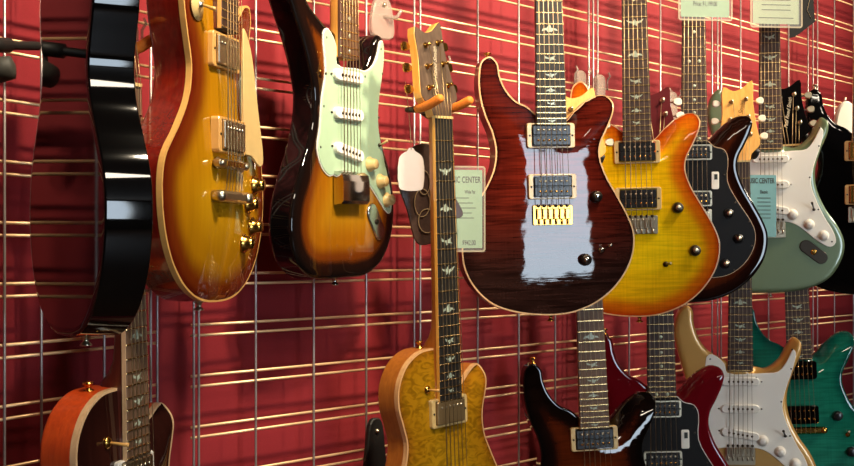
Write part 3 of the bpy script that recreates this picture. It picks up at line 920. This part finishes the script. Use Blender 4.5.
G8 = sky('sage green guitar with cream white pickguard in the upper row', 771, 225, 430, 8, .979, .5, 'sage_green')
G8.neck(25.5, 22, 'rosewood', 'maple_amber', None, 'bird', bridge_h=.5)
sky_parts(G8)
mb = MB(); A = Matrix.Translation((3.85, -2.55, 0)) @ Matrix.Rotation(math.radians(-38), 4, 'Z')
mb.prism(rrect(2.9, 1.2, .58, n=6), -.02, .1, .05, A, 0, True); jo = G8.put(mb, 'jack_plate', 'dark_metal')
m2 = MB(); m2.lathe([(.3, .08), (.26, .2), (.14, .2)], 14, A); G8.put(m2, 'jack', 'gold_metal', jo)
G8.strap_button(0, -6.3, -.9, mat='nickel')

G9 = prs('black guitar cut off by the right edge with cream and gold pickup rings', 865, 213, 398, 8, 'gloss_black', 'gloss_black', 'gloss_black', None, s=1.128, arch=.25, rf=.15)
G9.neck(25, 24, 'rosewood', 'mahogany', 'aged_cream', 'dot', bridge_h=.9)
G9.humbucker(5.45, 'aged_cream', 'gold_metal'); G9.humbucker(1.6, 'aged_cream', 'gold_metal'); G9.trem('nickel')
G9.strap_button(-4.15, 11.0, -.9, (0, 1, 0), 'nickel')

# ------------------------------------------------------------------ lower row
GA = Guitar('dark rosewood-topped guitar with bright orange sides, lower left corner', 132, 596, 800, 60, LP, roll=2.2, scoop=LP_SCOOP, T=1.95, arch=.3, rb=.15, mats=('dark_rosewood_top', 'mahogany_orange', 'mahogany_orange'), binding='bind_tan', bind_w=.12, bind_d=.3, fb_z=.32)
GA.neck(25, 22, heel=10.3, board='rosewood_pale', wood_='mahogany', side='bind_tan', inlay='bird', head=True, head_mat='mahogany', head_w=.72, tuners=False, tail=-1, bridge_h=.9)
GA.humbucker(6.1, 'white_plastic', 'nickel', w=3.4, h=1.7); GA.humbucker(1.5, 'white_plastic', 'nickel')
GA.toggle(-2.2, 8.0, -20, 'gold_metal', tip='aged_cream', length=.8, rad=.3); GA.trem('gold_metal')
GA.strap_button(-1.9, 10.35, -1.0, (-.15, 1, 0))

GB = Guitar('gold quilted-maple single-cutaway guitar in the lower row hanging from orange prongs', 448, 508, 611, 50, LP_NARROW, roll=2.4, scoop=LP_SCOOP, T=1.75, arch=.3, rb=.15, mats=('gold_quilt', 'mahogany_gold', 'mahogany_gold'), binding='bind_wood', bind_w=.1, bind_d=.3, fb_z=.3)
GB.neck(25, 22, 'ebony', 'mahogany_gold', 'maple_amber', 'bird', heel=10.3, head=True, head_mat='maple_head', head_side='head_brown', head_len=6.2, tail=-1, bridge_h=.9, logo='silver_ink')
GB.humbucker(6.3, 'cream', 'bronze', w=3.5, h=1.85); GB.humbucker(1.5, 'cream', 'bronze', w=3.5, h=1.85)
GB.toggle(-1.9, 7.9, -10, 'gold_metal', tip='aged_cream', length=.62, rad=.26); GB.trem('gold_metal')
GB.strap_button(-1.2, 10.4, -1.0, (-.1, 1, 0))

GC = prs('brown and black burst flame-top guitar with cream pickup ring, lower row', 597, 512, 525, 14, 'brown_flame', 'gloss_black', 'gloss_black', None, s=1.025, roll=2.4, rf=.12)
GC.neck(25, 24, 'rosewood_pale', 'maple_amber', None, 'bird', head=True, head_mat='maple_head', head_len=6.0, tuner='nickel', button='nickel', bridge_h=.95)
GC.humbucker(5.4, 'cream'); GC.humbucker(1.85, 'cream'); GC.trem('nickel')
GC.strap_button(-4.15, 11.0, -.9, (0, 1, 0))

GD = mira('dark red guitar with large black pickguard, lower row', 663, 478, 490, 11, 1.049, 1.2, 'dark_red', 'white_plastic')
GD.neck(25, 24, 'rosewood', 'mahogany', None, 'dot', head=True, head_mat='head_red', head_len=4.9, tuner='nickel', button='pearl_button', bridge_h=.6)
mira_parts(GD); GD.trem('nickel', z=.08)
GD.strap_button(-4.15, 11.0, -.8, (0, 1, 0))

GE = sky('gold guitar with white pickguard in the lower row', 740, 451, 455, 8, .98, 0, 'gold_paint')
GE.neck(25.5, 22, 'rosewood', 'maple_head', None, 'bird', head=True, head_mat='maple_head', head_len=7.2, tuner='nickel', button='pearl_button', bridge_h=.5, logo='gold_ink')
sky_parts(GE)

GF = prs('teal green flame-top guitar with black pickups at the lower right', 802, 429, 422, 9, 'teal_flame', 'teal_flame', 'teal_flame', None, s=1.056, roll=2.4, rf=.12)
GF.neck(25, 24, 'rosewood', 'mahogany', None, 'bird', head=True, head_mat='gloss_black', head_len=5.8, tuner='nickel', button='nickel', bridge_h=.9, logo='silver_ink')
for y in (5.2, 1.3):
    mb = MB(); z = GF.top(0, y); mb.prism(rrect(2.9, 1.6, .25), z - .05, z + .4, .08, Matrix.Translation((0, y, 0))); po = GF.put(mb, 'pickup', 'gloss_black')
    for r_ in (-.35, .35):
        pl = MB()
        for i in range(6): pl.lathe([(.09, z + .36), (.09, z + .43), (0, z + .44)], 8, Matrix.Translation(((i - 2.5) * .39, y + r_, 0)))
        GF.put(pl, 'pole_row', 'gold_metal', po)
mb = MB(); z = GF.top(0, 0); mb.prism(rrect(3.9, .62, .3, 0, -.1, n=6), z + .1, z + .5, .14, None, 0, True)
for sx in (-1, 1): mb.lathe([(.3, z - .1), (.3, z + .5), (.2, z + .6), (0, z + .61)], 14, Matrix.Translation((sx * 1.8, -.1, 0)))
GF.put(mb, 'bridge', 'gold_metal')
GF.knob(3.1, 1.1, 'speed.black_plastic'); GF.knob(4.15, -2.1, 'speed.black_plastic'); GF.toggle(3.9, -.6, 90, 'gold_metal', 'nickel')
GF.strap_button(-4.15, 11.0, -.9, (0, 1, 0))

# ------------------------------------------------------------------ hangers
def hanger_proto():
    root = empty('guitar_hanger')
    return root
def hanger(G, L, label, up=0.55, plate_up=2.2, wall_O=O_MID, wall_N=N_MID, gap=1.32, reach=1.0, straight=False, foam='foam_orange'):
    """wall plate, arm and yoke carrying the neck of guitar G just under its head"""
    c = G.M @ Vector((0, (L + up) * G.S, (G.fb_z - .3) * G.S))
    w = Vector((wall_O.x, wall_O.y, 0))
    dist = (Vector((c.x, c.y, 0)) - w).dot(wall_N)
    go = Vector((c.x * .8, c.y, 0)).normalized()
    if straight: go = -wall_N
    foot = c + go * ((dist - 0.012) / -go.dot(wall_N))
    root = empty('guitar_hanger', Matrix.Translation(foot), label, 'guitar hanger')
    inv = Matrix.Translation(-foot)
    R = G.M.to_3x3()
    ex, ey, ez = (R @ Vector(v) for v in ((1, 0, 0), (0, 1, 0), (0, 0, 1)))
    i = INCH
    back = c - ez * 1.5 * i
    # plate on the grid, in the wall frame
    D = Vector((wall_N.y * -1, wall_N.x, 0))
    if D.y < 0: D = -D
    W = Matrix(((D.x, 0, wall_N.x, 0), (D.y, 0, wall_N.y, 0), (0, 1, 0, 0), (0, 0, 0, 1)))
    pl = MB(); pl.prism(rrect(1.3 * i, 3.2 * i, .5 * i, 0, plate_up * .5 * i), 0.0, 0.006, 0.002, W)
    po = pl.build('wall_plate', 'clear_gray', root)
    for sx in (-.95, .95):
        hk = MB(); q = Vector((sx * i, (plate_up * .5 + 1.2) * i, .004))
        hk.tube([W @ (q + Vector((0, -.8 * i, 0))), W @ q, W @ (q + Vector((.05 * i, .35 * i, .25 * i))), W @ (q + Vector((.05 * i, .65 * i, .1 * i)))], .09 * i, 6)
        hk.build('hook', 'clear_gray', po)
    arm = MB(); arm.tube([inv @ foot, inv @ back], .16 * i, 10); arm.build('arm', 'dark_metal', root)
    yk = MB(); yk.tube([inv @ (back - ex * gap * i + ez * i), inv @ (back - ex * (gap - .15) * i), inv @ back, inv @ (back + ex * (gap - .15) * i), inv @ (back + ex * gap * i + ez * i)], .18 * i, 10); yk.build('yoke', 'dark_metal', root)
    for sg in (-1, 1):
        s = back + ex * sg * gap * i
        pr = MB()
        pts = [s + ez * .9 * i, s + ez * (.9 + .5 * reach) * i + ey * .04 * i, s + ez * (.9 + 1.2 * reach) * i + ey * .18 * i + ex * sg * .08 * i, s + ez * (.9 + 2.1 * reach) * i + ey * .5 * i + ex * sg * .15 * i, s + ez * (.9 + 2.25 * reach) * i + ey * .56 * i + ex * sg * .15 * i]
        pr.tube([inv @ q for q in pts], [.26 * i, .29 * i, .29 * i, .29 * i, .2 * i], 14)
        pr.build('prong', foam, root)
    return root
hanger(GA, 25, 'guitar hanger with an orange foam prong beside the black guitar at the left', up=1.9, wall_O=O_LEF, wall_N=N_LEF, gap=1.6, reach=.6)
hanger(GB, 25, 'guitar hanger with two orange foam prongs holding the gold quilted guitar', up=.65, plate_up=6)
hanger(GC, 25, 'grey guitar hanger above the natural headstock behind the dark red guitar', plate_up=13, reach=.3, foam='matte_black')
hanger(GD, 25, 'grey guitar hanger above the dark red headstock', plate_up=9, reach=.3, foam='matte_black', straight=True)
hanger(GE, 25.5, 'guitar hanger behind the natural maple headstock', plate_up=9, reach=.3, foam='matte_black', straight=True)
hanger(GF, 25, 'guitar hanger behind the black headstock', plate_up=4, reach=.3, foam='matte_black')

# bare bracket on the grid, lower centre, and the one beside the mint-guard guitar
def bracket(px, py, label, mat, w=1.5, h=3.6, tip=True):
    q = on_plane(px, O_MID, N_MID); dep = q.y
    c = Vector((q.x, q.y, EYE + (HY - py) / F * dep)) + N_MID * .008
    root = empty('wall_bracket', Matrix.Translation(c), label, 'bracket')
    D = D_MID; i = INCH
    W = Matrix(((D.x, 0, N_MID.x, 0), (D.y, 0, N_MID.y, 0), (0, 1, 0, 0), (0, 0, 0, 1)))
    pl = MB(); pl.prism(smooth_loop([(-w / 2 * i, -h / 2 * i), (w / 2 * i, -h / 2 * i), (w / 2 * i, .1 * h * i), (w / 4 * i, h / 2 * i), (-w / 4 * i, h / 2 * i), (-w / 2 * i, .1 * h * i)], 4), 0, .008, .002, W)
    pl.build('plate', mat, root)
    sc = MB(); sc.lathe([(.16 * i, .006), (.14 * i, .011), (0, .012)], 12, W @ Matrix.Translation((0, h * .32 * i, 0))); sc.build('screw', 'nickel', root)
    if tip:
        hk = MB(); hk.tube([W @ Vector((0, 0, .005)), W @ Vector((.7 * i, 0, .9 * i)), W @ Vector((.9 * i, .5 * i, 1.1 * i))], .14 * i, 8); hk.build('hook', mat, root)
    return root
bracket(370, 450, 'small black bracket on the wire grid left of the gold quilted guitar', 'matte_black', 1.7, 4.2, False)
bracket(377, 18, 'empty grey bracket on the grid right of the sunburst guitar neck', 'clear_gray', 2.0, 2.6)

# dark hanger arm entering at the left edge
root = empty('hanger_arm', Matrix.Translation(P(-40, 45, F / 895)), 'black metal arm with a rubber clamp entering at the left edge', 'hanger arm')
inv = root.matrix_world.inverted()
q0, q1 = P(-60, 44, F / 885), P(38, 46, F / 812)
m_ = MB(); m_.tube([inv @ q0, inv @ q1], .0055, 12); m_.build('rod', 'matte_black', root)
m_ = MB(); m_.tube([inv @ P(-22, 44.5, F / 857), inv @ P(9, 45.3, F / 833)], .009, 12); m_.build('sleeve', 'matte_black', root)
m_ = MB(); m_.lathe([(.006, -.02), (.014, -.017), (.016, 0), (.014, .017), (.006, .02)], 16, inv @ Matrix.Translation(P(-2, 70, F / 845)) @ Matrix.Rotation(math.radians(80), 4, 'Y')); m_.build('clamp', 'rubber_gray', root)
m_ = MB(); m_.tube([inv @ P(-6, 46, F / 844), inv @ P(-8, 69, F / 845), inv @ P(0, 69, F / 845)], .004, 8); m_.build('clamp_stem', 'matte_black', root)

# ------------------------------------------------------------------ tags and price cards
def facing(px, py, p, yaw, roll=0):
    base = Matrix(((1, 0, 0, 0), (0, 0, -1, 0), (0, 1, 0, 0), (0, 0, 0, 1)))
    return Matrix.Translation(P(px, py, F / p)) @ Matrix.Rotation(math.radians(yaw), 4, 'Z') @ base @ Matrix.Rotation(math.radians(roll), 4, 'Z')
def card(px, py, p, w, h, yaw, label, paper, lines, sleeve=True, roll=0, rules=()):
    """w, h in pixels at that place; lines = (text, x, y, size) in the same pixels from the centre"""
    u = 1.0 / p
    M = facing(px, py, p, yaw, roll)
    root = empty('price_card', M, label, 'price card')
    mb = MB(); mb.prism(rrect(w * u, h * u, 1.0 * u), 0, .0006); co = mb.build('card', paper, root)
    for t, x, y, s in lines:
        text_mesh('lettering', t, s * u, 'ink', Matrix.Translation((x * u, y * u, .0009)) @ Matrix.Diagonal((.68, 1.15, 1, 1)), co, 'CENTER', .0001)
    for x, y, ww in rules:
        r_ = MB(); r_.box((x * u, y * u, .0008), (ww * u, .7 * u, .0004)); r_.build('printed_line', 'ink', co)
    if sleeve:
        sl = MB(); o = rrect((w + 6) * u, (h + 8) * u, 3 * u)
        sl.prism(o, .0022, .0028); sl.build('plastic_sleeve', 'sleeve_clear', root)
        ed = MB(); ip = ccw(o); io = offset(ip, -1.6 * u); n = len(ip)
        vs = [(x, y, z) for z in (.0005, .0032) for x, y in ip] + [(x, y, z) for z in (.0032, .0005) for x, y in io]
        ed.add(vs, [(k * n + i, k * n + (i + 1) % n, (k + 1) * n + (i + 1) % n, (k + 1) * n + i) for k in range(3) for i in range(n)])
        ed.build('sleeve_rim', 'sleeve_rim', root)
    return root
m, nt, b = new_mat('sleeve_rim')
b.inputs['Base Color'].default_value = lin((206, 190, 160)); b.inputs['Roughness'].default_value = .15; b.inputs['Alpha'].default_value = .55
card(463, 209, 585, 39, 78, 8, 'pale green price card in a clear sleeve behind the gold guitar neck', 'paper_green',
     [('MUSIC CENTER', 0, 29, 7.6), ('Wide Fat', 7, 17, 4.2), ('$942.00', 6, -34, 6.2)], rules=[(-2, 11, 16), (0, 6, 20), (2, 1, 22), (0, -4, 18), (0, -9, 22)])
card(705, -12, 490, 50, 58, 6, 'pale green price card hung over the neck of the brown burst guitar', 'paper_green', [('Price: $1,199.00', 0, -16, 5.6)], rules=[(0, -6, 36), (0, 2, 36)])
card(776, -12, 446, 48, 72, 6, 'pale green price card hung over the neck of the sage green guitar', 'paper_sage', [], rules=[(0, -30, 36)] + [(0, -22 + 5 * k, 30) for k in range(5)])
card(760, 206, 441, 34, 62, 8, 'blue-green price card resting against the sage green guitar body', 'paper_teal', [('MUSIC CENTER', 0, 25, 6.4), ('Electric', 4, 14, 4.0)], sleeve=False, rules=[(4, 8 - 4 * k, 14) for k in range(6)])

# blank swing tag
u = 1 / 615
root = empty('swing_tag', facing(411, 170, 615, 14), 'blank white swing tag hanging left of the gold guitar neck', 'tag')
mb = MB(); mb.prism(smooth_loop([(-12.5 * u, -17 * u), (-10 * u, -20 * u), (10 * u, -20 * u), (12.5 * u, -17 * u), (12.5 * u, 11 * u), (9 * u, 16 * u), (4 * u, 19 * u), (2 * u, 22 * u), (-2 * u, 22 * u), (-4 * u, 19 * u), (-9 * u, 16 * u), (-12.5 * u, 11 * u)], 3), 0, .0012, .0003)
mb.build('tag_card', 'paper_white', root)
mb = MB(); mb.tube([(0, 20 * u, .0016), (-1 * u, 40 * u, .002), (-3 * u, 62 * u, .002), (-6 * u, 88 * u, .002)], .0006, 6); mb.build('cord', 'cord_tan', root)

# dark leather flap with looped cord
u = 1 / 598
root = empty('leather_flap', facing(430, 205, 598, 16), 'dark brown leather flap with looped cord behind the gold guitar neck', 'flap')
mb = MB()
mb.prism(smooth_loop([(-32 * u, 42 * u), (-33 * u, 20 * u), (-24 * u, -6 * u), (-14 * u, -38 * u), (-4 * u, -40 * u), (6 * u, -34 * u), (22 * u, -16 * u), (34 * u, -10 * u), (26 * u, 8 * u), (16 * u, 30 * u), (4 * u, 58 * u), (-14 * u, 60 * u)], 4), 0, .004, .001)
mb.build('flap_body', 'leather_dark', root)
def loop_path(cx, cy, rx, ry, turns=1.2, a0=0):
    return [((cx + rx * math.cos(a0 + t / 20 * turns * 6.283)) * u, (cy + ry * math.sin(a0 + t / 20 * turns * 6.283)) * u, .0055) for t in range(21)]
for q in ((-9, 2, 8, 14), (-7, 22, 6, 12), (-4, -16, 9, 12)):
    mb = MB(); mb.tube(loop_path(*q), .0007, 6); mb.build('cord', 'cord_tan', root)
u = 1 / 430
tg = empty('folded_card', facing(802, 4, 436, 14), 'black folded card sticking out behind the upper right price card', 'card')
mb = MB(); mb.prism([(-14 * u, -34 * u), (-12 * u, 30 * u), (10 * u, 34 * u), (14 * u, -17 * u), (-8 * u, -33 * u)], 0, .0012); mb.build('card_front', 'card_black', tg)
mb = MB(); mb.tube([(4 * u, 30 * u, .002), (9 * u, 8 * u, .002), (5 * u, -6 * u, .002), (10 * u, -14 * u, .002)], .0005, 6); mb.build('crease', 'cord_tan', tg)

# cream rounded head of a further guitar behind the black one
root = empty('guitar_headstock', facing(846, 116, 385, 14), 'cream rounded headstock peeking out beside the black guitar neck', 'headstock')
u = 1 / 385
mb = MB(); mb.prism(smooth_loop([(-12 * u, -26 * u), (-11 * u, -6 * u), (-7 * u, 8 * u), (-2 * u, 14 * u), (3 * u, 15 * u), (10 * u, 10 * u), (14 * u, -4 * u), (12 * u, -26 * u)], 4), -.014, 0, .004)
mb.build('headstock_face', 'white_plastic', root)
mb = MB(); mb.tube([(0, 13 * u, -.007), (1 * u, 19 * u, -.007)], .003, 8); mb.build('tuner', 'nickel', root)
mb = MB(); mb.prism([(-8 * u, -26 * u), (8 * u, -26 * u), (9 * u, -70 * u), (-9 * u, -70 * u)], -.014, 0, .003); mb.build('neck', 'maple_amber', root)

# ------------------------------------------------------------------ lights
def spot(loc, target, power, size=70, rad=.06, color=(1, .78, .5), blend=.6):
    li = bpy.data.lights.new('track_or_fill_spot', 'SPOT'); li.energy = power; li.spot_size = math.radians(size); li.spot_blend = blend
    li.shadow_soft_size = rad; li.color = color
    o = bpy.data.objects.new('track_or_fill_spot', li); COL.objects.link(o); o.location = loc
    o.rotation_euler = (Vector(target) - Vector(loc)).to_track_quat('-Z', 'Y').to_euler()
    return o
def wp(s, n, z):
    q = oM + D_MID * s + N_MID * n
    return (q.x, q.y, z)
WARM = (1, .85, .62)
for sa, sb_, z_, e, rd in ((-.1, 0.0, 1.95, 92, .05), (.55, .5, 2.0, 110, .07), (1.15, 1.0, 2.05, 104, .1), (1.75, 1.5, 2.05, 106, .12), (2.4, 2.1, 2.05, 110, .12)):
    spot(wp(sa, 1.0, 2.65), wp(sb_, 0.1, z_), e, 62, rd, color=WARM, blend=1.0)
spot(wp(2.3, 1.9, 2.6), wp(1.5, .2, 1.4), 112, 44, .1, color=(1, .88, .7), blend=.9)  # added fill spot to brighten the right-hand and lower guitars, not a shop fixture
q = oL - D_LEF * .1 + N_LEF * 1.0
spot((q.x, q.y, 2.65), tuple(oL + D_LEF * .1 + Vector((0, 0, 1.5))), 40, 80, .03, color=WARM)
li = bpy.data.lights.new('ceiling_panel_light', 'AREA'); li.shape = 'RECTANGLE'; li.size = .6; li.size_y = .3; li.energy = 14; li.color = (1, .86, .68)
o = bpy.data.objects.new('ceiling_panel_light', li); COL.objects.link(o); o.location = (.6, .3, 2.72)
li = bpy.data.lights.new('window_daylight', 'AREA'); li.shape = 'RECTANGLE'; li.size = WIN[2]; li.size_y = WIN[3]; li.energy = 28; li.color = (.72, .86, 1.0)
o = bpy.data.objects.new('window_daylight', li); COL.objects.link(o); o.location = (WIN[0], -2.66, WIN[1]); o.rotation_euler = (math.radians(90), 0, 0)

w = bpy.data.worlds.new('room_air'); scene.world = w; w.use_nodes = True
w.node_tree.nodes['Background'].inputs['Color'].default_value = (.9, .75, .6, 1)
w.node_tree.nodes['Background'].inputs['Strength'].default_value = .05

# ------------------------------------------------------------------ camera
cam = bpy.data.cameras.new('camera'); co = bpy.data.objects.new('camera', cam); COL.objects.link(co)
cam.sensor_width = 36; cam.lens = F / 854 * 36
cam.shift_y = (HY - 233) / 854
co.location = (0, 0, EYE); co.rotation_euler = (math.radians(90), 0, 0)
cam.clip_start = .05
scene.camera = co
scene.view_settings.view_transform = 'Standard'; scene.view_settings.look = 'None'
scene.view_settings.exposure = 0.42; scene.view_settings.gamma = 1.0
